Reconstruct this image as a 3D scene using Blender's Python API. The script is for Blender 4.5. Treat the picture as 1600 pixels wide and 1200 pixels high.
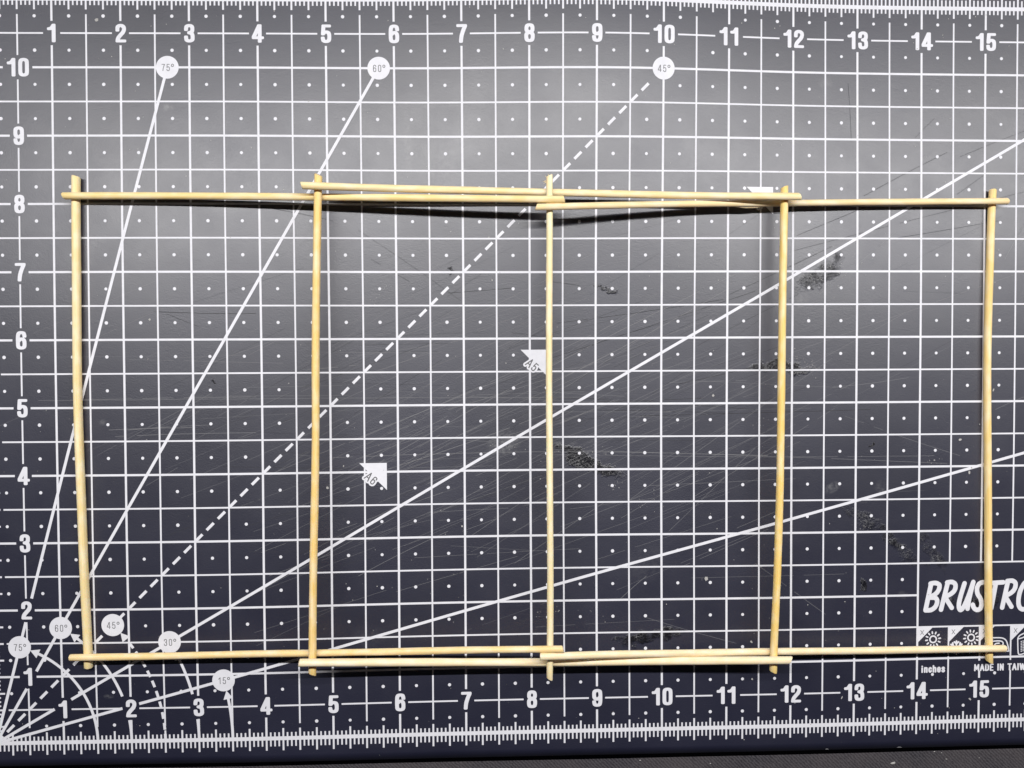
import bpy, bmesh, math, random
import numpy as np
from mathutils import Vector, Euler
from mathutils.geometry import delaunay_2d_cdt

IN = 0.0254          # the mat is printed in inches
MM = 0.001
sc = bpy.context.scene
col = sc.collection
for o in list(bpy.data.objects):
    bpy.data.objects.remove(o, do_unlink=True)

# ------------------------------------------------------------------ camera
CAM_POS = np.array([7.28514, 5.58439, 11.18864])      # inches, above the mat
CAM_ROT = (-0.02403, -0.03931, -0.00528)
F_PX = 1160.0
cam_d = bpy.data.cameras.new("camera")
cam = bpy.data.objects.new("camera", cam_d)
col.objects.link(cam)
cam.location = Vector(CAM_POS) * IN
cam.rotation_euler = Euler(CAM_ROT, 'XYZ')
cam_d.sensor_width = 36.0
cam_d.lens = F_PX / 1600.0 * 36.0
cam_d.clip_start = 0.01
cam_d.clip_end = 20.0
sc.camera = cam

# ------------------------------------------------------------------ light
world = bpy.data.worlds.new("World")
sc.world = world
world.use_nodes = True
bg = world.node_tree.nodes["Background"]
bg.inputs[0].default_value = (0.78, 0.80, 1.0, 1)
bg.inputs[1].default_value = 0.018

LAMP_POS = (10.8, 12.3, 15.8)
LAMP_LEN = 44.0
LAMP_W = 5.2
LAMP_AIM = -5.0
MAT_ROUGH = .43
MAT_IOR = 1.60
ld = bpy.data.lights.new("lamp_bar", 'AREA')
ld.shape = 'RECTANGLE'
ld.size = LAMP_LEN * IN
ld.size_y = 0.12 * IN
ld.energy = LAMP_W
ld.color = (1.0, 0.985, 0.97)
lamp = bpy.data.objects.new("lamp_bar", ld)
col.objects.link(lamp)
lamp.location = Vector(LAMP_POS) * IN
lamp.rotation_euler = (Vector((LAMP_POS[0], LAMP_AIM, 0)) - Vector(LAMP_POS)).to_track_quat('-Z', 'Y').to_euler()

sc.view_settings.view_transform = 'Standard'
sc.view_settings.look = 'None'
sc.view_settings.exposure = 0.0
sc.view_settings.gamma = 1.0
sc.render.engine = 'CYCLES'
sc.render.resolution_x, sc.render.resolution_y = 1024, 768

# ------------------------------------------------------------------ how the mat lies: gentle waves, a buckle at the far edge (mm)
WAVE = np.array([
[-1.36,-1.13,-0.92,-1.01,-1.21,-1.67,-2.27,-2.72,-2.93],
[-1.18,-0.30,0.16,0.05,-0.12,-0.58,-1.29,-1.88,-2.34],
[-0.78,0.56,1.14,0.88,0.71,0.43,-0.24,-1.01,-1.83],
[-0.09,1.11,1.48,0.76,0.58,0.79,0.63,-0.07,-1.05],
[0.18,0.54,0.36,-0.41,-0.60,0.02,0.54,0.32,0.01],
[0.11,-0.13,-0.73,-1.56,-1.81,-1.07,0.12,0.76,1.62],
[0.18,-0.21,-1.13,-2.10,-2.36,-1.36,1.02,3.00,4.06],
[0.35,0.01,-0.83,-1.65,-1.66,-0.23,2.40,4.78,5.33],
[0.30,0.35,0.09,-0.28,0.07,1.12,2.15,3.10,3.32],
[0.35,0.78,0.80,0.73,1.08,1.41,1.05,0.56,0.34],
[0.14,0.50,0.75,0.92,1.06,1.20,0.68,0.03,-0.30],
[-0.23,0.03,0.49,0.74,0.62,0.72,0.39,0.07,0.02],
[-0.42,-0.07,0.35,0.60,0.54,0.44,0.18,0.14,0.31],
[-0.54,-0.13,0.22,0.42,0.42,0.26,0.16,0.26,0.47]])
GX = np.linspace(-.6, 17.6, 14)
GY = np.linspace(-.5, 11.7, 9)

def _bs(t):
    t = np.abs(t)
    return np.where(t < 1, 2/3 - t**2 + t**3/2, np.where(t < 2, (2 - t)**3/6, 0))

def mat_z(x, y):
    """height of the mat's top (mm) at x, y (inches)"""
    x = np.atleast_1d(np.asarray(x, float)); y = np.atleast_1d(np.asarray(y, float))
    return np.einsum('ni,nj,ij->n', _bs((x[:, None]-GX)/(GX[1]-GX[0])), _bs((y[:, None]-GY)/(GY[1]-GY[0])), WAVE)

CAM_M = np.array(Euler(CAM_ROT, 'XYZ').to_matrix())
def at(u, v, zmm):
    """photo pixel (1600 x 1200) -> inches on the level plane zmm above the mat's datum"""
    d = CAM_M @ np.array([(u-800)/F_PX, (600-v)/F_PX, -1.0])
    t = (zmm/25.4 - CAM_POS[2]) / d[2]
    p = CAM_POS + t*d
    return p[0], p[1]
def on_mat(u, v):
    x, y = at(u, v, 0)
    for _ in range(3):
        x, y = at(u, v, float(mat_z(x, y)[0]))
    return x, y

# ------------------------------------------------------------------ materials
def new_mat(name):
    m = bpy.data.materials.new(name)
    m.use_nodes = True
    nt = m.node_tree
    return m, nt, nt.nodes["Principled BSDF"]
def N(nt, kind, **kw):
    n = nt.nodes.new(kind)
    for k, v in kw.items():
        setattr(n, k, v)
    return n
def L(nt, a, b):
    nt.links.new(a, b)
def math_n(nt, op, a, b=None, clamp=False):
    n = N(nt, 'ShaderNodeMath', operation=op, use_clamp=clamp)
    for i, v in enumerate((a, b)):
        if v is None: continue
        if isinstance(v, (int, float)): n.inputs[i].default_value = v
        else: L(nt, v, n.inputs[i])
    return n.outputs[0]
def noise(nt, vec, scale, detail=3, rough=.55):
    n = N(nt, 'ShaderNodeTexNoise')
    n.inputs['Scale'].default_value = scale
    n.inputs['Detail'].default_value = detail
    n.inputs['Roughness'].default_value = rough
    L(nt, vec, n.inputs['Vector'])
    return n.outputs['Fac']
def ramp(nt, fac, lo, hi, c0=(0, 0, 0, 1), c1=(1, 1, 1, 1)):
    n = N(nt, 'ShaderNodeValToRGB')
    e = n.color_ramp.elements
    e[0].position, e[1].position = lo, hi
    e[0].color, e[1].color = c0, c1
    L(nt, fac, n.inputs['Fac'])
    return n.outputs['Color']
def mix_f(nt, fac, a, b):
    n = N(nt, 'ShaderNodeMix', data_type='FLOAT')
    for i, v in ((0, fac), (2, a), (3, b)):
        if isinstance(v, (int, float)): n.inputs[i].default_value = v
        else: L(nt, v, n.inputs[i])
    return n.outputs[0]
def mix_c(nt, fac, a, b):
    n = N(nt, 'ShaderNodeMix', data_type='RGBA')
    for i, v in ((0, fac), (6, a), (7, b)):
        if isinstance(v, (int, float)): n.inputs[i].default_value = v
        elif isinstance(v, tuple): n.inputs[i].default_value = v
        else: L(nt, v, n.inputs[i])
    return n.outputs[2]

# residue patches on the mat: two photo pixels, half-width (inches), strength
STAINS = [((868, 694), (972, 748), .13, .95), ((955, 1004), (1076, 988), .13, .72), ((1165, 578), (1280, 572), .11, .9),
          ((1245, 455), (1320, 400), .20, .58), ((1300, 775), (1470, 905), .18, .50), ((1435, 830), (1480, 900), .14, .46),
          ((1345, 905), (1352, 925), .05, 1.0), ((1480, 945), (1560, 930), .16, .7), ((930, 440), (972, 458), .05, .8),
          ((700, 415), (712, 424), .03, .9), ((1355, 690), (1364, 686), .03, 1.0), ((325, 595), (342, 602), .03, .9)]

SMUDGES = [(788, 692, .30, .20, .4, .9), (1300, 762, .16, .09, .5, .8), (1375, 765, .10, .16, 0, .5), (637, 220, .07, .6, .05, .35), (262, 168, .10, .07, 0, .6), (690, 265, .35, .5, 0, .25),
           (160, 660, .06, .05, 0, .6), (1250, 470, .2, .12, .5, .35), (575, 995, .3, .2, 0, .2), (1410, 930, .1, .08, 0, .5), (1290, 130, .12, .10, 0, .4), (170, 1088, .09, .04, 0, .7), (1010, 880, .4, .3, .5, .18)]

def make_mat_material():
    m, nt, b = new_mat("mat_vinyl")
    tc = N(nt, 'ShaderNodeTexCoord')
    P = tc.outputs['Object']
    # fine leathery grain
    g1 = noise(nt, P, 2300, 2, .6)
    g2 = noise(nt, P, 420, 3, .6)
    big = noise(nt, P, 14, 4, .55)
    mid = noise(nt, P, 70, 4, .6)
    wn = N(nt, 'ShaderNodeTexNoise'); wn.inputs['Scale'].default_value = 95; wn.inputs['Detail'].default_value = 4; wn.inputs['Roughness'].default_value = .65
    L(nt, P, wn.inputs['Vector'])
    ws = N(nt, 'ShaderNodeVectorMath', operation='MULTIPLY_ADD'); ws.inputs[1].default_value = (.013, .013, 0); ws.inputs[2].default_value = (-.0065, -.0065, 0)
    L(nt, wn.outputs['Color'], ws.inputs[0])
    wa = N(nt, 'ShaderNodeVectorMath', operation='ADD'); L(nt, P, wa.inputs[0]); L(nt, ws.outputs[0], wa.inputs[1])
    PW = wa.outputs[0]
    # residue masks: distance to short segments, broken up by noise
    total = None
    for (a, c, w, s) in STAINS:
        ax, ay = on_mat(*a); cx_, cy_ = on_mat(*c)
        mx, my = (ax+cx_)/2*IN, (ay+cy_)/2*IN
        half = math.hypot(cx_-ax, cy_-ay)/2*IN
        ang = math.atan2(cy_-ay, cx_-ax)
        mp = N(nt, 'ShaderNodeMapping', vector_type='TEXTURE')
        mp.inputs['Location'].default_value = (mx, my, 0)
        mp.inputs['Rotation'].default_value = (0, 0, ang)
        mp.inputs['Scale'].default_value = (half + w*IN*.8, w*IN, 1)
        L(nt, PW, mp.inputs['Vector'])
        sep = N(nt, 'ShaderNodeSeparateXYZ'); L(nt, mp.outputs[0], sep.inputs[0])
        r2 = math_n(nt, 'ADD', math_n(nt, 'POWER', math_n(nt, 'ABSOLUTE', sep.outputs[0]), 2.5), math_n(nt, 'POWER', math_n(nt, 'ABSOLUTE', sep.outputs[1]), 2.0))
        k = math_n(nt, 'MULTIPLY', math_n(nt, 'SUBTRACT', 1.0, r2, True), s)
        total = k if total is None else math_n(nt, 'MAXIMUM', total, k)
    brk = noise(nt, P, 260, 6, .72)
    st = ramp(nt, math_n(nt, 'MULTIPLY', total, math_n(nt, 'POWER', math_n(nt, 'ADD', brk, .25), 2.2)), .15, .34)
    vor = N(nt, 'ShaderNodeTexVoronoi', feature='DISTANCE_TO_EDGE'); vor.inputs['Scale'].default_value = 900
    wv = N(nt, 'ShaderNodeVectorMath', operation='ADD')
    nc = N(nt, 'ShaderNodeTexNoise'); nc.inputs['Scale'].default_value = 500; nc.inputs['Detail'].default_value = 3
    L(nt, P, nc.inputs['Vector'])
    sc_ = N(nt, 'ShaderNodeVectorMath', operation='SCALE'); sc_.inputs['Scale'].default_value = .0022
    L(nt, nc.outputs['Color'], sc_.inputs[0]); L(nt, P, wv.inputs[0]); L(nt, sc_.outputs[0], wv.inputs[1])
    L(nt, wv.outputs[0], vor.inputs['Vector'])
    crack = math_n(nt, 'MULTIPLY', math_n(nt, 'MULTIPLY', ramp(nt, vor.outputs['Distance'], .0, .10, (1, 1, 1, 1), (0, 0, 0, 1)), st), ramp(nt, noise(nt, P, 190, 3, .6), .46, .62))
    # hand smudges: pale, soft
    haze = None
    for (u, v, rx, ry, ang, k) in SMUDGES:
        hx, hy = on_mat(u, v)
        mp = N(nt, 'ShaderNodeMapping', vector_type='TEXTURE')
        mp.inputs['Location'].default_value = (hx*IN, hy*IN, 0); mp.inputs['Rotation'].default_value = (0, 0, ang)
        mp.inputs['Scale'].default_value = (rx*IN, ry*IN, 1)
        L(nt, P, mp.inputs['Vector'])
        sp = N(nt, 'ShaderNodeSeparateXYZ'); L(nt, mp.outputs[0], sp.inputs[0])
        q = math_n(nt, 'MULTIPLY', math_n(nt, 'SUBTRACT', 1.0, math_n(nt, 'ADD', math_n(nt, 'POWER', math_n(nt, 'ABSOLUTE', sp.outputs[0]), 2.0), math_n(nt, 'POWER', math_n(nt, 'ABSOLUTE', sp.outputs[1]), 2.0)), True), k)
        haze = q if haze is None else math_n(nt, 'MAXIMUM', haze, q)
    haze = math_n(nt, 'MULTIPLY', haze, ramp(nt, noise(nt, P, 520, 5, .75), .40, .72))
    base = mix_c(nt, ramp(nt, big, .35, .7), (.0090, .0098, .0270, 1), (.0125, .0135, .0350, 1))
    base = mix_c(nt, ramp(nt, noise(nt, P, 900, 4, .75), .66, .8), base, (.05, .05, .055, 1))
    base = mix_c(nt, haze, base, (.20, .20, .21, 1))
    base = mix_c(nt, st, base, (.006, .006, .010, 1))
    base = mix_c(nt, crack, base, (.20, .20, .21, 1))
    L(nt, base, b.inputs['Base Color'])
    r = mix_f(nt, big, MAT_ROUGH-.04, MAT_ROUGH+.05)
    r = math_n(nt, 'ADD', r, math_n(nt, 'MULTIPLY', math_n(nt, 'SUBTRACT', mid, .5), .10))
    r = mix_f(nt, st, r, math_n(nt, 'ADD', math_n(nt, 'MULTIPLY', brk, .5), .12))
    L(nt, r, b.inputs['Roughness'])
    L(nt, mix_f(nt, st, 1.0, .30), b.inputs['Specular IOR Level'])
    b.inputs['IOR'].default_value = MAT_IOR
    bp = N(nt, 'ShaderNodeBump'); bp.inputs['Strength'].default_value = .35; bp.inputs['Distance'].default_value = .00022
    L(nt, math_n(nt, 'ADD', math_n(nt, 'MULTIPLY', g1, .62), math_n(nt, 'MULTIPLY', g2, .22)), bp.inputs['Height'])
    bp2 = N(nt, 'ShaderNodeBump'); bp2.inputs['Strength'].default_value = .8; bp2.inputs['Distance'].default_value = .0003
    L(nt, math_n(nt, 'MULTIPLY', st, noise(nt, P, 900, 3, .6)), bp2.inputs['Height'])
    L(nt, bp.outputs[0], bp2.inputs['Normal'])
    L(nt, bp2.outputs[0], b.inputs['Normal'])
    return m
M_MAT = make_mat_material()

def make_ink(name, c, wear=.12):
    m, nt, b = new_mat(name)
    tc = N(nt, 'ShaderNodeTexCoord')
    P = tc.outputs['Object']
    n = noise(nt, P, 220, 5, .7)
    n2 = noise(nt, P, 1300, 3, .6)
    cc = mix_c(nt, ramp(nt, n, .3, .75), c, tuple(v*(1-wear) for v in c[:3]) + (1,))
    cc = mix_c(nt, math_n(nt, 'MULTIPLY', ramp(nt, n2, .70, .82), .5), cc, (.2, .2, .21, 1))
    L(nt, cc, b.inputs['Base Color'])
    b.inputs['Roughness'].default_value = .65
    b.inputs['Specular IOR Level'].default_value = .15
    return m
M_WHITE = make_ink("white_ink", (.80, .80, .855, 1))
M_GREY = make_ink("grey_ink", (.16, .16, .17, 1))
M_SCR, nt, b = new_mat("scuffed_vinyl")
b.inputs['Base Color'].default_value = (.20, .20, .21, 1); b.inputs['Roughness'].default_value = .9
b.inputs['Specular IOR Level'].default_value = .1
M_CUT, nt, b = new_mat("cut_vinyl")
b.inputs['Base Color'].default_value = (.055, .055, .06, 1); b.inputs['Roughness'].default_value = .9
b.inputs['Specular IOR Level'].default_value = .1
M_DUST, nt, b = new_mat("pale_dust")
b.inputs['Base Color'].default_value = (.42, .41, .40, 1); b.inputs['Roughness'].default_value = .9

def make_bamboo():
    m, nt, b = new_mat("bamboo")
    uv = N(nt, 'ShaderNodeUVMap', uv_map='along')
    oi = N(nt, 'ShaderNodeObjectInfo')
    mp = N(nt, 'ShaderNodeMapping'); mp.inputs['Scale'].default_value = (26, 2.2, 1)
    add = N(nt, 'ShaderNodeVectorMath', operation='ADD')
    L(nt, uv.outputs[0], mp.inputs['Vector'])
    cmb = N(nt, 'ShaderNodeCombineXYZ'); L(nt, math_n(nt, 'MULTIPLY', oi.outputs['Random'], 80), cmb.inputs[1])
    L(nt, mp.outputs[0], add.inputs[0]); L(nt, cmb.outputs[0], add.inputs[1])
    fib = noise(nt, add.outputs[0], 1.0, 4, .6)
    mp2 = N(nt, 'ShaderNodeMapping'); mp2.inputs['Scale'].default_value = (2.5, 7, 1)
    add2 = N(nt, 'ShaderNodeVectorMath', operation='ADD')
    L(nt, uv.outputs[0], mp2.inputs['Vector']); L(nt, mp2.outputs[0], add2.inputs[0]); L(nt, cmb.outputs[0], add2.inputs[1])
    blot = noise(nt, add2.outputs[0], 1.0, 2, .5)
    hsv = N(nt, 'ShaderNodeHueSaturation'); hsv.inputs['Saturation'].default_value = 1.15; hsv.inputs['Value'].default_value = .88
    L(nt, oi.outputs['Color'], hsv.inputs['Color'])
    c = mix_c(nt, ramp(nt, fib, .32, .68), hsv.outputs[0], oi.outputs['Color'])
    pale = N(nt, 'ShaderNodeHueSaturation'); pale.inputs['Saturation'].default_value = .72; pale.inputs['Value'].default_value = 1.06
    L(nt, c, pale.inputs['Color'])
    c = mix_c(nt, ramp(nt, blot, .42, .68), c, pale.outputs[0])
    L(nt, c, b.inputs['Base Color'])
    L(nt, mix_f(nt, fib, .38, .62), b.inputs['Roughness'])
    b.inputs['Specular IOR Level'].default_value = .35
    b.inputs['Subsurface Weight'].default_value = .30
    b.inputs['Subsurface Radius'].default_value = (1.0, .7, .35)
    b.inputs['Subsurface Scale'].default_value = .0012
    bp = N(nt, 'ShaderNodeBump'); bp.inputs['Strength'].default_value = .35; bp.inputs['Distance'].default_value = .00012
    L(nt, fib, bp.inputs['Height']); L(nt, bp.outputs[0], b.inputs['Normal'])
    return m
M_BAMBOO = make_bamboo()
M_END, nt, b = new_mat("bamboo_end_grain")
tc = N(nt, 'ShaderNodeTexCoord')
L(nt, ramp(nt, noise(nt, tc.outputs['Object'], 3500, 3, .6), .35, .7, (.62, .45, .24, 1), (.83, .72, .50, 1)), b.inputs['Base Color'])
b.inputs['Roughness'].default_value = .85

def make_cloth():
    m, nt, b = new_mat("dark_twill")
    tc = N(nt, 'ShaderNodeTexCoord')
    P = tc.outputs['Object']
    w = N(nt, 'ShaderNodeTexWave', wave_type='BANDS', bands_direction='DIAGONAL', wave_profile='SIN')
    w.inputs['Scale'].default_value = 420; w.inputs['Distortion'].default_value = 3.5
    w.inputs['Detail'].default_value = 2; w.inputs['Detail Scale'].default_value = 2
    L(nt, P, w.inputs['Vector'])
    n = noise(nt, P, 1600, 3, .6)
    bl = noise(nt, P, 40, 4, .6)
    h = math_n(nt, 'ADD', math_n(nt, 'MULTIPLY', w.outputs['Fac'], .42), math_n(nt, 'MULTIPLY', n, .9))
    c = mix_c(nt, ramp(nt, h, .35, 1.0), (.026, .024, .030, 1), (.088, .083, .092, 1))
    c = mix_c(nt, math_n(nt, 'MULTIPLY', ramp(nt, bl, .4, .75), .35), c, (.13, .11, .11, 1))
    L(nt, c, b.inputs['Base Color'])
    b.inputs['Roughness'].default_value = .95
    b.inputs['Specular IOR Level'].default_value = .15
    bp = N(nt, 'ShaderNodeBump'); bp.inputs['Strength'].default_value = .5; bp.inputs['Distance'].default_value = .0002
    L(nt, h, bp.inputs['Height']); L(nt, bp.outputs[0], b.inputs['Normal'])
    return m
M_CLOTH = make_cloth()

# ------------------------------------------------------------------ mesh helpers
def mesh_obj(name, verts, faces, mat, parent=None, smooth=False):
    me = bpy.data.meshes.new(name)
    me.from_pydata([tuple(v) for v in verts], [], faces)
    me.validate()
    me.materials.append(mat)
    if smooth:
        me.polygons.foreach_set('use_smooth', [True]*len(me.polygons))
    me.update()
    o = bpy.data.objects.new(name, me)
    col.objects.link(o)
    if parent: o.parent = parent
    return o

class Print:
    """flat print: polygons in inches, laid on the mat a hair above its surface"""
    def __init__(s): s.v = []; s.h = []; s.f = []
    def poly(s, pts, lay):
        k = len(s.v); s.v += [(p[0], p[1]) for p in pts]; s.h += [lay]*len(pts)
        s.f.append(tuple(range(k, k+len(pts))))
    def tri_soup(s, pts, faces, lay):
        k = len(s.v); s.v += [(p[0], p[1]) for p in pts]; s.h += [lay]*len(pts)
        s.f += [tuple(i+k for i in f) for f in faces]
    def line(s, a, c, w, lay, step=.2):
        a = Vector(a); c = Vector(c); d = c-a; n = max(1, math.ceil(d.length/step))
        q = Vector((-d.y, d.x)).normalized()*w/2
        pts = []
        for i in range(n+1):
            p = a+d*i/n; pts += [p-q, p+q]
        s.tri_soup(pts, [(2*i, 2*i+2, 2*i+3, 2*i+1) for i in range(n)], lay)
    def polyline(s, pts, w, lay):
        n = len(pts); out = []
        for i, p in enumerate(pts):
            d = Vector(pts[min(i+1, n-1)])-Vector(pts[max(i-1, 0)])
            q = Vector((-d.y, d.x)).normalized()*w/2
            out += [Vector(p)-q, Vector(p)+q]
        s.tri_soup(out, [(2*i, 2*i+2, 2*i+3, 2*i+1) for i in range(n-1)], lay)
    def disc(s, c, r, lay, n=20, sx=1, sy=1):
        pts = [(c[0]+sx*r*math.cos(2*math.pi*i/n), c[1]+sy*r*math.sin(2*math.pi*i/n)) for i in range(n)]
        s.tri_soup([c]+pts, [(0, 1+i, 1+(i+1) % n) for i in range(n)], lay)
    def build(s, name, mat, parent):
        v = np.array(s.v); z = mat_z(v[:, 0], v[:, 1]) + np.array(s.h)
        vv = np.stack([v[:, 0]*IN, v[:, 1]*IN, z*MM], 1)
        return mesh_obj(name, vv.tolist(), s.f, mat, parent)

def hull(pts):
    pts = sorted(set((round(p[0], 6), round(p[1], 6)) for p in pts))
    def half(ps):
        h = []
        for p in ps:
            while len(h) > 1 and (h[-1][0]-h[-2][0])*(p[1]-h[-2][1])-(h[-1][1]-h[-2][1])*(p[0]-h[-2][0]) <= 0: h.pop()
            h.append(p)
        return h
    a = half(pts); c = half(pts[::-1])
    return a[:-1]+c[:-1]
def pen_shape(rx, ry, sq=2.0, n=16):
    out = []
    for i in range(n):
        t = 2*math.pi*(i+.5)/n
        c, s_ = math.cos(t), math.sin(t)
        out.append((rx*math.copysign(abs(c)**(2/sq), c), ry*math.copysign(abs(s_)**(2/sq), s_)))
    return out
def smooth_path(pts, n=4):
    """Catmull-Rom through the points"""
    if len(pts) < 3: return pts
    out = []
    P = [pts[0]]+list(pts)+[pts[-1]]
    for i in range(1, len(P)-2):
        p0, p1, p2, p3 = P[i-1:i+3]
        for k in range(n):
            t = k/n
            out.append(tuple(.5*((2*p1[j])+(-p0[j]+p2[j])*t+(2*p0[j]-5*p1[j]+4*p2[j]-p3[j])*t*t+(-p0[j]+3*p1[j]-3*p2[j]+p3[j])*t**3) for j in (0, 1)))
    out.append(tuple(pts[-1]))
    return out
def union_strokes(strokes, pen, extra=()):
    """strokes (polylines) swept with a pen, united into one flat triangulation"""
    verts = []; faces = []
    def add(poly):
        k = len(verts); verts.extend(Vector(p) for p in poly); faces.append(list(range(k, k+len(poly))))
    for st in strokes:
        if len(st) == 1: st = [st[0], st[0]]
        for a, c in zip(st[:-1], st[1:]):
            add(hull([(a[0]+p[0], a[1]+p[1]) for p in pen]+[(c[0]+p[0], c[1]+p[1]) for p in pen]))
    for poly in extra: add(poly)
    r = delaunay_2d_cdt(verts, [], faces, 1, 1e-5, True)
    return [tuple(v) for v in r[0]], [tuple(f) for f, o in zip(r[2], r[5]) if len(o)]

# ------------------------------------------------------------------ lettering (skeletons in a box 1 high; * marks a smooth path)
S = smooth_path
GLYPH = {
 '0': (.58, [S([(.12, .5), (.12, .30), (.15, .14), (.29, .08), (.43, .14), (.46, .30), (.46, .5), (.46, .70), (.43, .86), (.29, .92), (.15, .86), (.12, .70), (.12, .5)])]),
 '1': (.54, [[(.36, .08), (.36, .92)], S([(.34, .90), (.28, .80), (.20, .74), (.12, .73)])]),
 '2': (.58, [S([(.12, .66), (.14, .84), (.29, .92), (.43, .84), (.46, .70), (.40, .54), (.28, .40), (.16, .24), (.12, .08)]), [(.12, .08), (.47, .08)]]),
 '3': (.58, [S([(.12, .70), (.15, .86), (.29, .92), (.42, .86), (.45, .72), (.41, .58), (.28, .53)]), S([(.28, .53), (.42, .47), (.46, .32), (.44, .15), (.29, .08), (.15, .14), (.12, .30)])]),
 '4': (.62, [[(.41, .08), (.41, .92)], [(.38, .92), (.10, .31)], [(.10, .27), (.53, .27)]]),
 '5': (.58, [[(.16, .92), (.45, .92)], [(.16, .92), (.13, .50)], S([(.13, .49), (.20, .57), (.31, .60), (.43, .53), (.46, .35), (.43, .15), (.29, .08), (.15, .14), (.12, .27)])]),
 '6': (.58, [S([(.46, .72), (.42, .87), (.29, .92), (.16, .86), (.12, .66), (.12, .32), (.15, .14), (.29, .08), (.43, .14), (.46, .30), (.44, .48), (.35, .57), (.24, .56), (.14, .46)])]),
 '7': (.56, [[(.10, .92), (.46, .92)], S([(.46, .90), (.36, .66), (.27, .36), (.24, .08)])]),
 '8': (.58, [S([(.29, .53), (.16, .60), (.13, .73), (.17, .87), (.29, .92), (.41, .87), (.45, .73), (.42, .60), (.29, .53), (.15, .45), (.12, .30), (.16, .13), (.29, .08), (.42, .13), (.46, .30), (.43, .45), (.29, .53)])]),
 '9': (.58, [S([(.12, .28), (.16, .13), (.29, .08), (.42, .14), (.46, .34), (.46, .68), (.43, .86), (.29, .92), (.15, .86), (.12, .70), (.14, .52), (.23, .43), (.34, .44), (.44, .54)])]),
 'o': (.40, [S([(.20, .62), (.09, .67), (.05, .78), (.09, .89), (.20, .94), (.31, .89), (.35, .78), (.31, .67), (.20, .62)])]),
 'A': (.62, [[(.06, .05), (.31, .95), (.56, .05)], [(.15, .35), (.47, .35)]]),
 'M': (.78, [[(.10, .05), (.12, .95), (.39, .25), (.66, .95), (.68, .05)]]),
 'D': (.60, [[(.10, .05), (.10, .95)], S([(.10, .95), (.32, .93), (.49, .80), (.50, .5), (.49, .20), (.32, .07), (.10, .05)])]),
 'E': (.52, [[(.44, .95), (.10, .95), (.10, .05), (.44, .05)], [(.10, .52), (.40, .52)]]),
 'I': (.24, [[(.12, .05), (.12, .95)]]),
 'N': (.62, [[(.10, .05), (.10, .95), (.50, .05), (.50, .95)]]),
 'T': (.56, [[(.05, .95), (.51, .95)], [(.28, .95), (.28, .05)]]),
 'W': (.84, [[(.06, .95), (.24, .05), (.42, .90), (.60, .05), (.78, .95)]]),
 'i': (.24, [[(.12, .05), (.12, .68)], [(.12, .93)]]),
 'n': (.50, [[(.10, .05), (.10, .70)], S([(.10, .52), (.18, .68), (.32, .70), (.40, .58), (.40, .05)])]),
 'c': (.46, [S([(.38, .52), (.30, .68), (.18, .68), (.10, .52), (.10, .23), (.18, .07), (.30, .07), (.38, .23)])]),
 'h': (.50, [[(.10, .05), (.10, .97)], S([(.10, .52), (.18, .68), (.32, .70), (.40, .58), (.40, .05)])]),
 'e': (.48, [S([(.12, .39), (.39, .39), (.38, .56), (.30, .69), (.18, .68), (.10, .52), (.10, .23), (.18, .07), (.30, .06), (.39, .20)])]),
 's': (.46, [S([(.37, .54), (.30, .69), (.17, .69), (.10, .55), (.18, .42), (.32, .33), (.38, .20), (.30, .06), (.17, .06), (.08, .20)])]),
 ' ': (.34, []),
}
def text_strokes(txt, h, x=0, y=0, track=0.0, widen=1.0, rot=0.0):
    """polylines of a line of text whose left base corner is x, y; cap height h"""
    out = []; pen_x = 0
    c, s_ = math.cos(rot), math.sin(rot)
    for ch in txt:
        w, st = GLYPH[ch]
        for pl in st:
            out.append([(x+c*(pen_x+p[0]*widen)*h-s_*p[1]*h, y+s_*(pen_x+p[0]*widen)*h+c*p[1]*h) for p in pl])
        pen_x += w*widen+track
    return out, (pen_x-track)*h
def put_text(pr, txt, cx, cy, h, pen, lay, centre=True, **kw):
    _, w = text_strokes(txt, h, **kw)
    rot = kw.get('rot', 0.0)
    x, y = cx, cy
    if centre:
        x -= (w/2*math.cos(rot)-h/2*math.sin(rot)); y -= (w/2*math.sin(rot)+h/2*math.cos(rot))
    st, _ = text_strokes(txt, h, x, y, **kw)
    v, f = union_strokes(st, pen)
    pr.tri_soup(v, f, lay)

# ------------------------------------------------------------------ the cloth under everything
nx, ny = 90, 70
random.seed(3)
cv = []; Wd, Hd = .80, .62
CLOTH_Z = -5.6
for j in range(ny+1):
    for i in range(nx+1):
        x = -.17+Wd*i/nx; y = -.17+Hd*j/ny
        cv.append((x, y, (CLOTH_Z-.35+.30*math.sin(x*37+y*11)*math.sin(y*29-x*8))*MM))
cf = [(j*(nx+1)+i, j*(nx+1)+i+1, (j+1)*(nx+1)+i+1, (j+1)*(nx+1)+i) for j in range(ny) for i in range(nx)]
cloth = mesh_obj("cloth_surface", cv, cf, M_CLOTH, smooth=True)
cloth["kind"] = "structure"

# ------------------------------------------------------------------ the cutting mat
mat_root = bpy.data.objects.new("cutting_mat", None)
col.objects.link(mat_root)
mat_root["label"] = "black self-healing cutting mat printed with a white inch grid, angle lines and numbers"
mat_root["category"] = "cutting mat"

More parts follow.
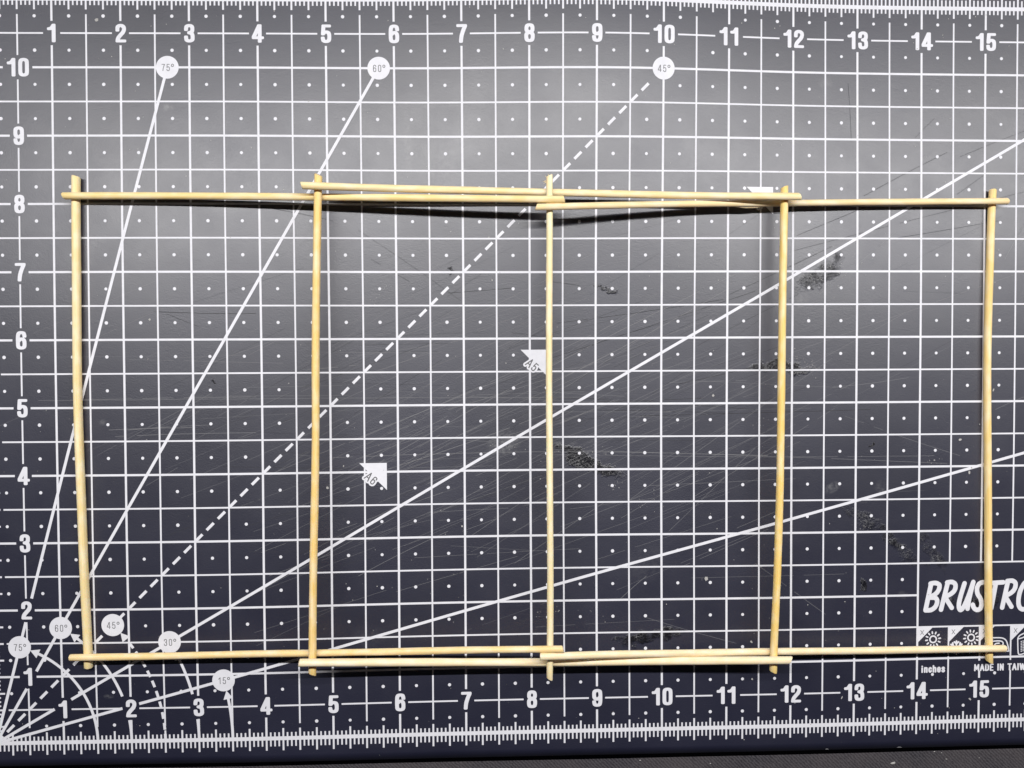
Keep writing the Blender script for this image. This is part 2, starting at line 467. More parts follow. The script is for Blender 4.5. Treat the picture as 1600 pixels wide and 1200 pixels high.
X0, X1, Y1 = -.42, 17.42, 11.42
def y_low(x): return -.352-.0037*x
THICK = 2.6
def mat_body():
    xs = np.linspace(X0, X1, 150); nyy = 100
    verts = []; faces = []
    rows = []
    for j in range(nyy+1):
        row = []
        for x in xs:
            t = j/nyy
            y = y_low(x)*(1-t)+Y1*t
            row.append((x, y))
        rows.append(row)
    A = np.array(rows).reshape(-1, 2)
    Z = mat_z(A[:, 0], A[:, 1])
    nX = len(xs); top = 0
    # a slightly rounded rim: pull the outermost ring down a little
    for k, (x, y) in enumerate(A):
        i, j = k % nX, k//nX
        e = (i in (0, nX-1)) or (j in (0, nyy))
        verts.append((x*IN, y*IN, (Z[k]-(.22 if e else 0))*MM))
    for j in range(nyy):
        for i in range(nX-1):
            faces.append((j*nX+i, j*nX+i+1, (j+1)*nX+i+1, (j+1)*nX+i))
    off = len(verts)
    for k, (x, y) in enumerate(A):
        verts.append((x*IN, y*IN, (Z[k]-THICK)*MM))
    for j in range(nyy):
        for i in range(nX-1):
            faces.append((off+j*nX+i, off+(j+1)*nX+i, off+(j+1)*nX+i+1, off+j*nX+i+1))
    ring = [i for i in range(nX)]+[j*nX+nX-1 for j in range(1, nyy+1)]+[nyy*nX+i for i in range(nX-2, -1, -1)]+[j*nX for j in range(nyy-1, 0, -1)]
    for a, c in zip(ring, ring[1:]+ring[:1]):
        faces.append((a, off+a, off+c, c))
    return mesh_obj("mat_sheet", verts, faces, M_MAT, mat_root, smooth=False)
body = mat_body()
for p in body.data.polygons:
    if abs(p.normal.z) > .7: p.use_smooth = True

# layers of print (mm above the surface)
LH, LV, LT, LR, LARC, LANG, LDISC, LTXT = .030, .040, .050, .060, .070, .080, .095, .115
W_IN, W_HALF = .0315, .0245

NUMS = [(str(i), i, .5) for i in range(1, 17)]+[(str(i), i, 10.5) for i in range(1, 17)]+[(str(i), .5, i) for i in range(1, 11)]
def gap(t): return (.125 if len(t) == 1 else .215), .178
HALO = [(x-gap(t)[0], x+gap(t)[0], y-gap(t)[1], y+gap(t)[1]) for t, x, y in NUMS]

def cut(intervals, holes):
    out = intervals
    for a, c in holes:
        nxt = []
        for p, q in out:
            if c <= p or a >= q: nxt.append((p, q)); continue
            if a > p: nxt.append((p, a))
            if c < q: nxt.append((c, q))
        out = nxt
    return [(p, q) for p, q in out if q-p > .012]

# grid of lines
grid = Print()
for k in range(1, 22):                       # level lines
    y = k/2; whole = k % 2 == 0
    iv = [(.0, 17.0)] if whole else [(.2, 16.8)]
    holes = [(h[0], h[1]) for h in HALO if h[2] < y < h[3]]
    if y == 2: iv = [(0, 14.0)]
    for a, c in cut(iv, holes):
        grid.line((a, y), (c, y), W_IN if whole else W_HALF, LH)
for k in range(1, 34):                       # upright lines
    x = k/2; whole = k % 2 == 0
    iv = [(.0, 11.0)] if whole else [(.225, 10.775)]
    holes = [(h[2], h[3]) for h in HALO if h[0] < x < h[1]]
    if x > 14.2: holes.append((1.5, 2.5))
    if 14.85 < x < 16.3: holes.append((.79, .95))
    for a, c in cut(iv, holes):
        grid.line((x, a), (x, c), W_IN if whole else W_HALF, LV)
grid.build("grid_lines", M_WHITE, mat_root)

# the dot in the middle of each half-inch square
dots = Print()
for i in range(34):
    for j in range(22):
        x, y = i/2+.25, j/2+.25
        if i == j: continue
        if x > 14 and 1 < y < 2.5: continue
        dots.disc((x, y), .0245*random.uniform(.92, 1.06), LT, 12)
d = dots.build("grid_dots", M_WHITE, mat_root)
d["kind"] = "stuff"

# rulers along the four edges
def ruler(n, fn, name, small=True):
    pr = Print()
    pr.line(fn(-.0, 0), fn(n, 0), .058, LR)
    for k in range(0, n*16+1):
        s = k/16
        if k % 4 == 0: up, dn, w = .155, .185, .027
        else: up, dn, w = .092, .122, .024
        pr.line(fn(s, -dn), fn(s, up), w, LT-.005)
    return pr.build(name, M_WHITE, mat_root)
ruler(17, lambda s, t: (s, t), "ruler_scale")
ruler(17, lambda s, t: (s, 11-t), "ruler_scale")
ruler(11, lambda s, t: (t, s), "ruler_scale")
ruler(11, lambda s, t: (17-t, s), "ruler_scale")

# numbers
PEN_NUM = pen_shape(.105*.275, .078*.275, 3.2, 16)
for t, x, y in NUMS:
    pr = Print()
    put_text(pr, t, x+.004, y, .272, PEN_NUM, LT, track=.05, widen=1.04)
    pr.build("printed_number", M_WHITE, mat_root)

# protractor lines from the corner
W_ANG = .042
def clip_ray(ang, r0, r1):
    c, s_ = math.cos(ang), math.sin(ang)
    holes = []
    for x0, x1, y0, y1 in HALO:
        t0 = max(x0/c, y0/s_); t1 = min(x1/c, y1/s_)
        if t0 < t1: holes.append((t0, t1))
    return cut([(r0, r1)], holes)
ENDS = {15: 17/math.cos(math.radians(15)), 30: 17/math.cos(math.radians(30)), 45: 10*math.sqrt(2), 60: 10/math.sin(math.radians(60)), 75: 10/math.sin(math.radians(75))}
ARC_R = {75: 1.5, 60: 2.0, 45: 2.5, 30: 3.0, 15: 3.5}
for deg in (15, 30, 45, 60, 75):
    a = math.radians(deg); c, s_ = math.cos(a), math.sin(a)
    pr = Print()
    if deg == 45:
        iv = []
        k = 0
        while (k/6+.1)*math.sqrt(2) < ENDS[45]-.1:
            iv += clip_ray(a, (k/6+.004)*math.sqrt(2), (k/6+.108)*math.sqrt(2)); k += 1
    else:
        iv = clip_ray(a, .0, ENDS[deg])
    for p, q in iv:
        pr.line((p*c, p*s_), (q*c, q*s_), W_ANG, LANG+deg*.00005)
    pr.build("angle_line", M_WHITE, mat_root)
    # arc with an arrowhead
    r = ARC_R[deg]; pr = Print()
    a1 = a-.162/r; a0 = a1-.13/r
    pts = [(r*math.cos(t), r*math.sin(t)) for t in np.linspace(.0, a0, int(60*a)+6)]
    segs = [pts]
    def inside(p): return any(h[0] < p[0] < h[1] and h[2] < p[1] < h[3] for h in HALO)
    if deg == 45:
        segs = []; n = int(r*a0/.155)
        for k in range(n):
            t0, t1 = a0*k/n, a0*(k+.62)/n
            segs.append([(r*math.cos(t), r*math.sin(t)) for t in np.linspace(t0, t1, 3)])
    for sg in segs:
        run = []
        for p in sg+[None]:
            if p is None or inside(p):
                if len(run) > 1: pr.polyline(run, .040, LARC)
                run = []
            else: run.append(p)
    tip = (r*math.cos(a1), r*math.sin(a1)); rad = (math.cos(a0), math.sin(a0))
    pr.poly([tip, ((r-.072)*rad[0], (r-.072)*rad[1]), ((r+.072)*rad[0], (r+.072)*rad[1])], LARC+.004)
    pr.build("angle_arc", M_WHITE, mat_root)
    # badges
    spots = [(r*c, r*s_)]
    if deg >= 45: spots.append((10/math.tan(a), 10.0))
    for bx, by in spots:
        pr = Print(); pr.disc((bx, by), .167, LDISC, 36)
        o = pr.build("angle_badge", M_WHITE, mat_root)
        pr = Print()
        put_text(pr, "%do" % deg, bx+.004, by-.004, .112, pen_shape(.0052, .0052, 2, 8), LTXT, track=.10, widen=.95)
        pr.build("badge_number", M_GREY, o)

# paper-size corner flags
for name, x, y in (("A6", 5.83, 4.135), ("A5", 8.27, 5.83), ("A4", 11.69, 8.27)):
    pr = Print()
    s_ = .41
    tri = [(x, y), (x-s_, y), (x, y-s_)]
    rot = math.radians(-41)
    cx_, cy_ = x-.235, y-.232
    h = .140
    st, w = text_strokes(name, h, track=.10, rot=rot)
    ox = cx_-(w/2*math.cos(rot)-h/2*math.sin(rot)); oy = cy_-(w/2*math.sin(rot)+h/2*math.cos(rot))
    st, _ = text_strokes(name, h, ox, oy, track=.10, rot=rot)
    v, f = union_strokes(st, pen_shape(.034, .034, 2, 12), extra=[tri[::-1] if ((tri[1][0]-tri[0][0])*(tri[2][1]-tri[0][1])-(tri[1][1]-tri[0][1])*(tri[2][0]-tri[0][0])) < 0 else tri])
    pr.tri_soup(v, f, LDISC)
    o = pr.build("paper_size_flag", M_WHITE, mat_root)
    pr = Print()
    v, f = union_strokes(st, pen_shape(.0085, .0085, 2, 8)); pr.tri_soup(v, f, LTXT)
    pr.build("flag_lettering", M_GREY, o)

# brand lettering, care symbols and small print (traced points -> inches)
def bp_(u, v): return 14+(u-(136-.013*v))/857, 1.5+((792-.017*(u-130))-v)/862
def bpath(pts, smooth=True): 
    q = [bp_(*p) for p in pts]
    return S(q, 4) if smooth else q
BRAND = [
 [bpath([(312, 208), (236, 562)], False), bpath([(305, 205), (370, 196), (424, 222), (418, 285), (372, 345), (285, 392)]), bpath([(290, 394), (370, 398), (396, 445), (372, 515), (312, 560), (236, 565)])],
 [bpath([(540, 192), (448, 556)], False), bpath([(532, 190), (600, 184), (644, 218), (636, 290), (582, 345), (500, 384)]), bpath([(502, 386), (595, 532)], False)],
 [bpath([(770, 202), (712, 390), (692, 500), (712, 562), (758, 520), (826, 370), (890, 184)]), bpath([(890, 184), (836, 400), (812, 545)])],
 [bpath([(1030, 186), (975, 205), (942, 265), (950, 345), (990, 410), (1004, 485), (986, 545), (940, 562), (900, 535), (884, 492)])],
 [bpath([(1085, 202), (1300, 188)], False), bpath([(1200, 200), (1138, 540)], False)],
 [bpath([(1366, 176), (1288, 532)], False), bpath([(1358, 172), (1428, 168), (1470, 202), (1460, 275), (1410, 332), (1326, 374)]), bpath([(1328, 376), (1416, 520)], False)],
 [bpath([(1680, 178), (1600, 195), (1535, 310), (1512, 440), (1530, 530), (1590, 556), (1665, 500), (1712, 380), (1722, 250), (1680, 178)])],
]
PEN_B = pen_shape(.0365, .0365, 2, 12)
for letter in BRAND:
    pr = Print(); v, f = union_strokes(letter, PEN_B); pr.tri_soup(v, f, LT)
    pr.build("brand_letter", M_WHITE, mat_root)

def symbol(name, strokes, r, fills=()):
    pr = Print(); v, f = union_strokes(strokes, pen_shape(r, r, 2, 10), extra=fills); pr.tri_soup(v, f, LT+.004)
    return pr.build(name, M_WHITE, mat_root)
def ring(cx_, cy_, r, n=20): return [(cx_+r*math.cos(2*math.pi*i/n), cy_+r*math.sin(2*math.pi*i/n)) for i in range(n+1)]
def sun(u, v):
    x, y = bp_(u, v)
    st = [ring(x, y, .052)]
    for k in range(12):
        a = 2*math.pi*k/12+.13
        st.append([(x+.092*math.cos(a), y+.092*math.sin(a)), (x+.118*math.cos(a), y+.118*math.sin(a))])
    symbol("care_symbol", st, .0115)
sun(340, 958); sun(862, 938)
x, y = bp_(660, 1072); st = []
for k in range(6):
    a = math.pi/2+k*math.pi/3
    e = (x+.10*math.cos(a), y+.10*math.sin(a)); st.append([(x, y), e])
    for sg in (-1, 1):
        m_ = (x+.062*math.cos(a), y+.062*math.sin(a)); st.append([m_, (m_[0]+.042*math.cos(a+sg*.9), m_[1]+.042*math.sin(a+sg*.9))])
symbol("care_symbol", st, .014)
symbol("care_symbol", [bpath([(1040, 1120), (1060, 990), (1110, 948), (1200, 942), (1290, 946), (1345, 980), (1372, 1060), (1385, 1125)]), bpath([(1040, 1125), (1385, 1125)], False),
                       bpath([(1130, 1045), (1150, 996), (1220, 985), (1280, 990), (1305, 1015), (1285, 1048), (1190, 1052)]), bpath([(1185, 1050), (1200, 1022), (1250, 1016)])], .0095)
bx = [bpath([(1505, 955), (1512, 1140), (1535, 1172), (1600, 1155), (1700, 1110)]), bpath([(1505, 955), (1530, 915), (1600, 880), (1690, 850)]), bpath([(1510, 960), (1590, 935), (1620, 890)])]
for i in range(5):
    for j in range(7):
        bx.append([bp_(1555+i*26, 995+j*22-i*6)])
symbol("care_symbol", bx, .0095)
for k, (u, v) in enumerate(((128, 800), (556, 792), (985, 784), (1410, 776))):
    x, y = 14+.5*k, 1.5
    pr = Print(); pr.poly([(x, y), (x, y-.25), (x+.25, y)], LT+.008)
    o = pr.build("symbol_corner", M_WHITE, mat_root)
    pr = Print()
    cx_, cy_ = x+.075, y-.085
    v_, f_ = union_strokes([[(cx_-.024, cy_-.034), (cx_+.024, cy_+.034)], [(cx_-.024, cy_+.034), (cx_+.024, cy_-.034)]], pen_shape(.004, .004, 2, 8))
    pr.tri_soup(v_, f_, LTXT); pr.build("cross_mark", M_GREY, o)

def small_print(txt, u, v0, v1, ink_r, u1):
    x, y = bp_(u, v1); h = (v1-v0)/862
    _, w = text_strokes(txt, h, track=.14)
    x1, _ = bp_(u1, v1)
    st, _ = text_strokes(txt, h, x, y, track=.14)
    k = (x1-x)/w
    st = [[(x+(p[0]-x)*k, p[1]) for p in s] for s in st]
    pr = Print(); v, f = union_strokes(st, pen_shape(ink_r, ink_r*.8, 2.5, 10)); pr.tri_soup(v, f, LANG)
    pr.build("small_print", M_WHITE, mat_root)
small_print("inches", 178, 1318, 1408, .0135, 500)
small_print("MADE IN TAIWAN", 905, 1304, 1392, .0125, 1745)

# ------------------------------------------------------------------ wear on the mat: knife scratches, dust, flecks
random.seed(11)
scr_l, scr_d = Print(), Print()
def scratch(p, q, w=.007, deep=False, bow=0):
    a = Vector(on_mat(*p)); c = Vector(on_mat(*q)); d = c-a; n = max(2, int(d.length/.15))
    nrm = Vector((-d.y, d.x))
    pts = [a+d*i/n+nrm*(bow*math.sin(math.pi*i/n)+random.uniform(-.0004, .0004)) for i in range(n+1)]
    # a scratch comes and goes along its length
    run = []
    for i, pt in enumerate(pts):
        if random.random() < .05 and len(run) > 1:
            (scr_d if deep else scr_l).polyline(run, w*random.uniform(.7, 1.2), .016); run = []
        run.append(pt)
    if len(run) > 1: (scr_d if deep else scr_l).polyline(run, w, .016)
for p, q in [((60, 626), (860, 621)), ((200, 672), (330, 664)), ((110, 625), (400, 620)), ((170, 672), (300, 668)), ((180, 682), (400, 676)), ((520, 715), (1200, 712)),
             ((420, 742), (860, 562)), ((545, 692), (1010, 482)), ((560, 742), (1150, 428)), ((850, 702), (1480, 724)), ((860, 710), (1460, 712)),
             ((470, 790), (770, 690)), ((600, 735), (870, 640)), ((760, 640), (1190, 470)), ((1237, 551), (1600, 424)), ((1040, 770), (1250, 690)), ((1045, 830), (1180, 700)),
             ((985, 780), (1300, 560)), ((1300, 605), (1420, 590)), ((860, 600), (1140, 450)), ((900, 720), (1190, 610)), ((1570, 405), (1600, 350)), ((1555, 640), (1600, 620)),
             ((700, 640), (860, 590)), ((560, 555), (720, 532)), ((480, 577), (560, 570)), ((800, 690), (960, 625)), ((1280, 460), (1400, 362)), ((1320, 650), (1500, 712)),
             ((1010, 965), (1150, 1005)), ((970, 935), (1010, 900)), ((1180, 880), (1290, 960)), ((420, 900), (520, 865)), ((560, 900), (700, 830)), ((860, 690), (1000, 640))]:
    scratch(p, q, random.uniform(.0035, .0065), False, random.uniform(-.012, .012))
for p, q in [((1245, 368), (1380, 312)), ((1350, 306), (1480, 238)), ((1495, 304), (1540, 272)), ((1240, 392), (1600, 300)), ((1090, 540), (1290, 440)), ((860, 560), (1180, 455)),
             ((560, 360), (720, 470)), ((700, 458), (800, 450)), ((1430, 215), (1460, 185)), ((1325, 130), (1330, 220)), ((1500, 245), (1600, 205)), ((870, 505), (1130, 468)),
             ((1140, 460), (1300, 385)), ((420, 325), (520, 345)), ((800, 520), (840, 525)), ((1060, 600), (1230, 560)), ((240, 487), (400, 490)), ((260, 490), (310, 510)),
             ((1400, 372), (1560, 345)), ((860, 440), (905, 446)), ((580, 405), (640, 440)), ((830, 620), (1180, 640)), ((880, 628), (1100, 622)), ((830, 640), (1150, 646)), ((1000, 650), (1360, 640))]:
    scratch(p, q, random.uniform(.005, .008), True, random.uniform(-.008, .008))
for _ in range(360):                         # the haze of fine cuts around the middle
    u = random.gauss(780, 280); v = random.gauss(650, 130)
    ln = random.uniform(30, 260); a = random.gauss(-.42, .09)
    if random.random() < .15: a = random.uniform(-.06, .06)
    scratch((u-ln/2*math.cos(a), v-ln/2*math.sin(a)), (u+ln/2*math.cos(a), v+ln/2*math.sin(a)), random.choice((.002, .0025, .003, .004)), random.random() < .3)
o = scr_l.build("pale_scratches", M_SCR, mat_root); o["kind"] = "stuff"
o = scr_d.build("knife_cuts", M_CUT, mat_root); o["kind"] = "stuff"

dust = Print()
def fleck(x, y, r, lay=.13):
    n = random.randint(4, 7); a0 = random.random()*6.28; el = random.uniform(.35, 1)
    ro = random.random()*3.14
    pts = []
    for i in range(n):
        t = a0+6.283*i/n; rr = r*random.uniform(.6, 1.1)
        px, py = rr*math.cos(t), rr*el*math.sin(t)
        pts.append((x+px*math.cos(ro)-py*math.sin(ro), y+px*math.sin(ro)+py*math.cos(ro)))
    dust.poly(pts, lay)
for _ in range(420):
    fleck(random.uniform(0, 16.5), random.uniform(-.3, 11), random.choice((.004, .004, .006, .008, .011)))
for u, v, n, sp in ((962, 760, 18, 9), (600, 455, 10, 8), (580, 468, 8, 6), (1100, 905, 5, 4), (935, 958, 8, 8), (790, 700, 40, 16), (1350, 822, 14, 8), (870, 955, 8, 6), (845, 958, 8, 6), (1180, 665, 10, 10), (1540, 690, 8, 5),
                    (1052, 665, 6, 8), (1450, 250, 4, 5), (1300, 420, 60, 26), (1255, 570, 50, 20), (1460, 720, 10, 8), (1000, 780, 14, 20), (920, 715, 50, 18)):
    for _ in range(n):
        x, y = on_mat(u+random.gauss(0, sp), v+random.gauss(0, sp*.6)); fleck(x, y, random.uniform(.003, .008))
for u, v, r in ((1514, 738, .034), (1518, 731, .022), (1103, 904, .035), (1174, 1003, .03), (1114, 618, .025), (1500, 687, .03), (1460, 719, .02), (512, 762, .028), (1552, 609, .03), (1315, 1090, .03), (1515, 1092, .03), (151, 31, .03), (260, 38, .014), (537, 728, .02), (234, 499, .024), (769, 438, .02), (1175, 1061, .02), (1296, 818, .014), (722, 822, .022), (1320, 940, .012)):
    x, y = on_mat(u, v); fleck(x, y, r)
o = dust.build("dust_specks", M_DUST, mat_root); o["kind"] = "stuff"
# pale nicks on the worn rim
for u, w in ((1405, .045), (1292, .03)):
    pr = Print()
    x, _ = on_mat(u, 1168)
    y = y_low(x)+.02
    pr.poly([(x-w, y-.006), (x+w, y-.008), (x+w*.4, y+.004), (x-w*.2, y+.006)], .06)
    pr.build("rim_nick", M_SCR, mat_root)

# lint on the cloth
lv, lf = [], []
for u, v, r in ((1395.5, 1192.5, .9), (1478.5, 1186, .3), (1471, 1176, .22), (1460, 1174.5, .3), (1000, 1188, .3), (1110, 1193, .3), (1530, 1184, .2)):
    x, y = at(u, v, CLOTH_Z); k = len(lv)
    for i in range(6):
        t = 6.283*i/6; rr = r*random.uniform(.55, 1.1)
        lv.append((x*IN+rr*MM*1.5*math.cos(t), y*IN+rr*MM*.8*math.sin(t), (CLOTH_Z+.05)*MM))
    lv.append((x*IN, y*IN, (CLOTH_Z+.3*r+.1)*MM))
    lf += [(k+i, k+(i+1) % 6, k+6) for i in range(6)]
o = mesh_obj("cloth_lint", lv, lf, M_DUST, cloth); o["kind"] = "stuff"

# ------------------------------------------------------------------ the bamboo sticks
RAD = {'V1': 1.56, 'V2': 1.38, 'V3': 1.20, 'V4': 1.36, 'V5': 1.33, 'TA': 1.30, 'TB': 1.32, 'TC': 1.22, 'BA': 1.26, 'BB': 1.42, 'BC': 1.38}
# traced centre lines, photo pixels
PIX = {
 'V1': [(119, 276), (119, 330), (120, 450), (121, 600), (124, 700), (128, 800), (131.5, 900), (137, 1000), (138.5, 1043)],
 'V2': [(497.5, 273), (496.5, 320), (495, 400), (493.5, 500), (493, 600), (493.5, 655), (492.3, 750), (489.3, 900), (488.3, 1000), (488, 1054)],
 'V3': [(858.5, 274), (859, 340), (858.3, 450), (857.8, 600), (859, 750), (860, 900), (859.5, 1000), (858.8, 1061)],
 'V4': [(1225.7, 292), (1225.2, 340), (1223, 450), (1221, 600), (1219, 750), (1214.5, 900), (1209.5, 1000), (1208, 1050)],
 'V5': [(1551, 297), (1548.3, 340), (1547, 400), (1544.5, 470), (1542.3, 560), (1542.5, 640), (1543.5, 750), (1544, 900), (1544.7, 1000), (1545.5, 1034)],
 'TA': [(99.5, 306), (250, 306), (400, 307), (497, 308), (650, 309.5), (800, 311), (882, 311.5)],
 'TB': [(471, 289.8), (600, 294), (750, 297.8), (858, 300.5), (1000, 304), (1130, 306.5), (1250, 307)],
 'TC': [(837.5, 323.5), (940, 321), (1100, 318.2), (1225, 317.5), (1350, 316), (1480, 315), (1574, 314.3)],
 'BA': [(110, 1027.5), (250, 1025.2), (400, 1021.5), (488, 1020.5), (600, 1018.5), (750, 1015.3), (880, 1014.3)],
 'BB': [(467, 1035.5), (600, 1035), (750, 1034.8), (859, 1034.8), (1000, 1033.2), (1130, 1032), (1236, 1031.5)],
 'BC': [(844, 1026), (950, 1022.5), (1100, 1020), (1210, 1018), (1350, 1016.8), (1450, 1015), (1570, 1013.3)],
}
VX = {'V1': 128, 'V2': 493, 'V3': 859, 'V4': 1217, 'V5': 1546}
HZ = {}
def row_heights(p):
    R_ = RAD; A, B, C = p+'A', p+'B', p+'C'
    yy = 308 if p == 'T' else 1022
    m1 = float(mat_z(*at(128, yy, 0))[0]); m5 = float(mat_z(*at(1546, yy, 0))[0])
    v1, v5 = m1+R_['V1'], m5+R_['V5']
    a2, v3, c4 = 8.1, 10.9, 6.0
    v2 = a2+R_[A]+R_['V2']; v4 = c4+R_[C]+R_['V4']
    if p == 'B':                              # upright sticks lie level: take their height from the top row
        v2, v4 = HZ['V2'], HZ['V4']; a2 = v2-R_['V2']-R_[A]; c4 = v4-R_['V4']-R_[C]
    else: HZ['V2'], HZ['V3'], HZ['V4'] = v2, v3, v4
    return {A: [(128, v1+R_['V1']+R_[A]), (493, a2), (859, v3+R_['V3']+R_[A])],
            B: [(493, v2+R_['V2']+R_[B]), (859, v3-R_['V3']-R_[B]), (1217, v4+R_['V4']+R_[B])],
            C: [(859, v3+R_['V3']+R_[C]), (1217, c4), (1546, v5+R_['V5']+R_[C])]}
ROW = {**row_heights('T'), **row_heights('B')}
def quad(pts, u):
    (a, A), (b_, B), (c, C) = pts
    return A*(u-b_)*(u-c)/((a-b_)*(a-c))+B*(u-a)*(u-c)/((b_-a)*(b_-c))+C*(u-a)*(u-b_)/((c-a)*(c-b_))
def centre(key):
    out = []
    for u, v in PIX[key]:
        if key[0] == 'V':
            if key in ('V1', 'V5'):
                x, y = on_mat(u, v); z = None
                x, y = at(u, v, RAD[key]+float(mat_z(x, y)[0])); z = float(mat_z(x, y)[0])+RAD[key]
            else: z = HZ[key]
        else: z = quad(ROW[key], u)
        x, y = at(u, v, z); out.append((x*25.4, y*25.4, z))
    return np.array(out)
def resample(P, n):
    d = np.r_[0, np.cumsum(np.linalg.norm(np.diff(P, axis=0), axis=1))]
    t = np.linspace(0, d[-1], n)
    # smooth: cubic through the traced points, then a light blur
    Q = np.stack([np.interp(t, d, P[:, k]) for k in range(3)], 1)
    for _ in range(16):
        Q[1:-1] = .25*Q[:-2]+.5*Q[1:-1]+.25*Q[2:]
    return Q, t

TONE = {'V1': (.95, .765, .42), 'V2': (.95, .685, .295), 'V3': (.96, .815, .51), 'V4': (.95, .695, .275), 'V5': (.95, .715, .33), 'TA': (.94, .735, .375), 'TB': (.95, .765, .44), 'TC': (.95, .75, .45),
        'BA': (.95, .72, .38), 'BB': (.96, .80, .54), 'BC': (.96, .79, .52)}
NAMES = {
 'V1': "thick upright bamboo stick lying flat on the mat, crossing the printed 75 degree line",
 'V2': "yellow upright bamboo stick held off the mat, ending between printed numbers 4 and 5",
 'V3': "slim pale upright bamboo stick with a frayed splintery end, beside the A5 flag",
 'V4': "golden upright bamboo stick held off the mat, ending just above printed 12",
 'V5': "upright bamboo stick lying on the mat across the brand lettering",
 'TA': "level bamboo stick along printed row 8, crossing the 75 degree line",
 'TB': "level bamboo stick partly covering the A4 flag, lying over the yellow and golden uprights",
 'TC': "level bamboo stick with a loose sliver, running just below the A4 flag",
 'BA': "level bamboo stick crossing the 45 and 30 degree arcs at printed row 1",
 'BB': "pale thick level bamboo stick just above the printed numbers 5 to 11",
 'BC': "level bamboo stick covering the lower half of the sun and snowflake symbols",
}
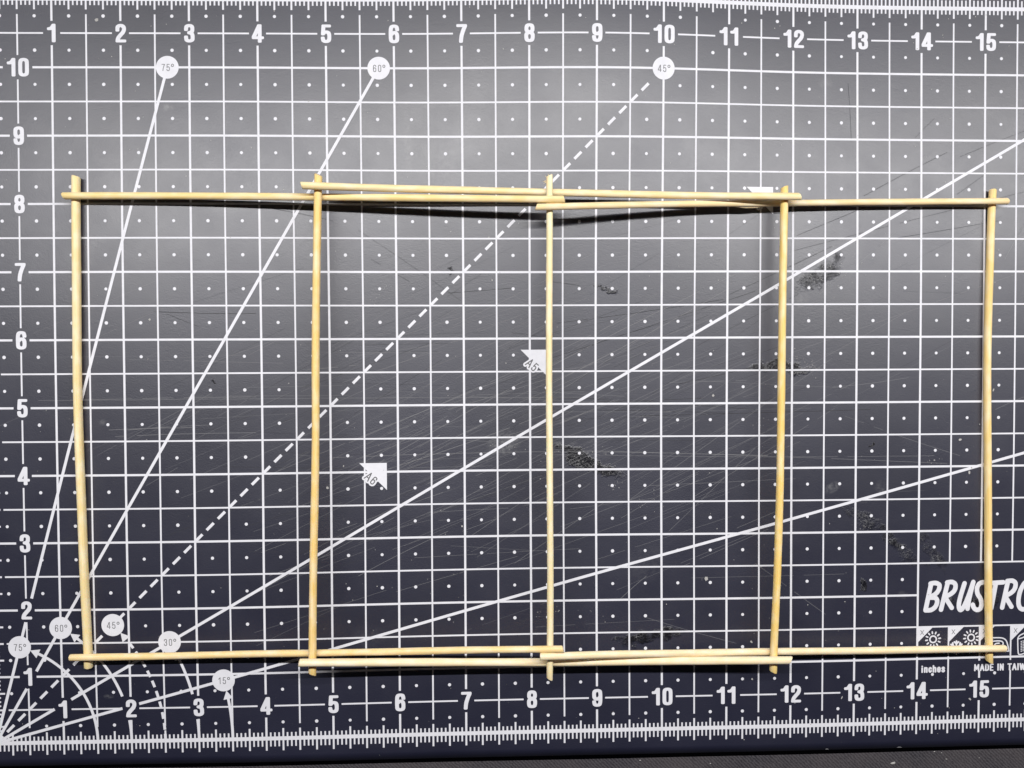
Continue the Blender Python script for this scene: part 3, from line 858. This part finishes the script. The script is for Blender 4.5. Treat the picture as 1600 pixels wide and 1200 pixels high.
def make_stick(key):
    rnd = random.Random(sum(map(ord, key))*7)
    R0 = RAD[key]; n, m = 90, 18
    Q, t = resample(centre(key), n)
    if key in ('V1', 'V5'):                   # rests on the mat, touching and never sinking in
        g = Q[:, 2]-R0-mat_z(Q[:, 0]/25.4, Q[:, 1]/25.4)
        Q[:, 2] -= g.min()-.03
    base = Q[0].copy()
    T = np.gradient(Q, axis=0); T /= np.linalg.norm(T, axis=1)[:, None]
    up = np.array([0, 0, 1.]); Bn = np.cross(T, up); Bn /= np.linalg.norm(Bn, axis=1)[:, None]; Un = np.cross(Bn, T)
    ph = [rnd.random()*6.28 for _ in range(8)]
    verts = []; uvs = []
    Lg = t[-1]
    tilt = [(rnd.uniform(-.45, .45), rnd.uniform(-.25, .25)) for _ in range(2)]
    ends = [None, None]
    for i in range(n):
        s = t[i]
        rr = R0*(1+.018*math.sin(s*.11+ph[0])+.012*math.sin(s*.37+ph[1])) if key not in ('V1', 'V5') else R0
        row = []
        for k in range(m):
            a = 2*math.pi*k/m
            q = rr*(1+.022*math.sin(2*a+ph[2])+.015*math.sin(3*a+ph[3]+s*.02))
            off = Bn[i]*math.cos(a)*q+Un[i]*math.sin(a)*q
            sh = 0
            if i in (0, n-1):
                e = 0 if i == 0 else 1
                sh = tilt[e][0]*math.cos(a)*R0+tilt[e][1]*math.sin(a)*R0+rnd.uniform(-.06, .06)
                off = off*.90
            row.append(Q[i]+off+T[i]*sh-base)
        if i in (0, n-1): ends[0 if i == 0 else 1] = [r.copy() for r in row]
        if i == 1 or i == n-2:
            # keep the last full ring close to the cut so the edge is only slightly worn
            e = 0 if i == 1 else 1
            j0 = 0 if e == 0 else n-1
            sgn = 1 if e == 0 else -1
            row = []
            for k in range(m):
                a = 2*math.pi*k/m
                sh = tilt[e][0]*math.cos(a)*R0+tilt[e][1]*math.sin(a)*R0+sgn*.28
                row.append(Q[j0]+(Bn[j0]*math.cos(a)+Un[j0]*math.sin(a))*rr+T[j0]*sh-base)
        verts += [tuple(r*MM) for r in row]
    faces = []; fuv = []
    for i in range(n-1):
        for k in range(m):
            k2 = (k+1) % m
            faces.append((i*m+k, i*m+k2, (i+1)*m+k2, (i+1)*m+k))
            for (ii, kk) in ((i, k), (i, k+1), (i+1, k+1), (i+1, k)):
                fuv.append((kk/m, t[ii]/60.0))
    me = bpy.data.meshes.new("bamboo_stick")
    me.from_pydata(verts, [], faces)
    uvl = me.uv_layers.new(name='along')
    uvl.data.foreach_set('uv', [c for p in fuv for c in p])
    me.polygons.foreach_set('use_smooth', [True]*len(me.polygons))
    me.materials.append(M_BAMBOO); me.update()
    o = bpy.data.objects.new("bamboo_stick", me); col.objects.link(o)
    o.location = tuple(base*MM); o.color = TONE[key]+(1,)
    o["label"] = NAMES[key]; o["category"] = "stick"; o["group"] = "bamboo sticks woven into a small arched bridge"
    for e in (0, 1):
        c = sum(ends[e])/m + (T[0 if e == 0 else -1]*(-.10 if e == 0 else .10))
        mid = [c*.5+r*.5 + T[0 if e == 0 else -1]*(rnd.uniform(-.12, .06)*(1 if e else -1)) for r in ends[e]]
        vv = [tuple(r*MM) for r in ends[e]]+[tuple(r*MM) for r in mid]+[tuple(c*MM)]
        ff = []
        for k in range(m):
            k2 = (k+1) % m
            q1 = (k, k2, m+k2, m+k); q2 = (m+k, m+k2, 2*m)
            ff += [q1, q2] if e else [q1[::-1], q2[::-1]]
        mesh_obj("cut_end", vv, ff, M_END, o)
    return o, Q, T, Bn, base
STICK = {k: make_stick(k) for k in ('V1', 'V2', 'V3', 'V4', 'V5', 'TA', 'TB', 'TC', 'BA', 'BB', 'BC')}

def sliver(name, pts, r0, r1, parent, base, tone):
    """a thin tapering fibre"""
    P = np.array(pts, float); n = len(P); verts = []; faces = []; m = 5
    T = np.gradient(P, axis=0); T /= np.linalg.norm(T, axis=1)[:, None]
    for i in range(n):
        a = np.cross(T[i], [0, 0, 1.]); a /= np.linalg.norm(a)+1e-9; b2 = np.cross(a, T[i]); r = r0+(r1-r0)*i/(n-1)
        for k in range(m):
            t = 2*math.pi*k/m
            verts.append(tuple((P[i]+a*r*math.cos(t)+b2*r*math.sin(t)-base)*MM))
    for i in range(n-1):
        for k in range(m):
            faces.append((i*m+k, i*m+(k+1) % m, (i+1)*m+(k+1) % m, (i+1)*m+k))
    faces += [tuple(range(m))[::-1], tuple(range((n-1)*m, n*m))]
    o = mesh_obj(name, verts, faces, M_END, parent, smooth=True)
    return o
# frayed fibres at the top end of the slim stick
o, Q, T, Bn, base = STICK['V3']
def p3(u, v, z): x, y = at(u, v, z); return (x*25.4, y*25.4, z)
hz = HZ['V3']
for (u0, v0), (u1, v1) in (((855, 279), (851.5, 274.5)), ((854.5, 282), (848.5, 284)), ((854, 285), (848, 283.2)), ((854.5, 284), (849.5, 287)), ((857, 276), (855.8, 271.5))):
    sliver("splinter", [p3(u0+2, v0+.5, hz), p3((u0+u1)/2+.3, (v0+v1)/2-.4, hz+.3), p3(u1, v1, hz+.2)], .16, .06, o, base, None)
# loose sliver along the third level stick
o, Q, T, Bn, base = STICK['TC']
zc = lambda u: quad(ROW['TC'], u)
sliver("splinter", [p3(1150, 323, zc(1150)-.3), p3(1165, 324.6, zc(1165)-.4), p3(1180, 324.4, zc(1180)-.4), p3(1194, 322.8, zc(1194)-.3)], .22, .12, o, base, None)
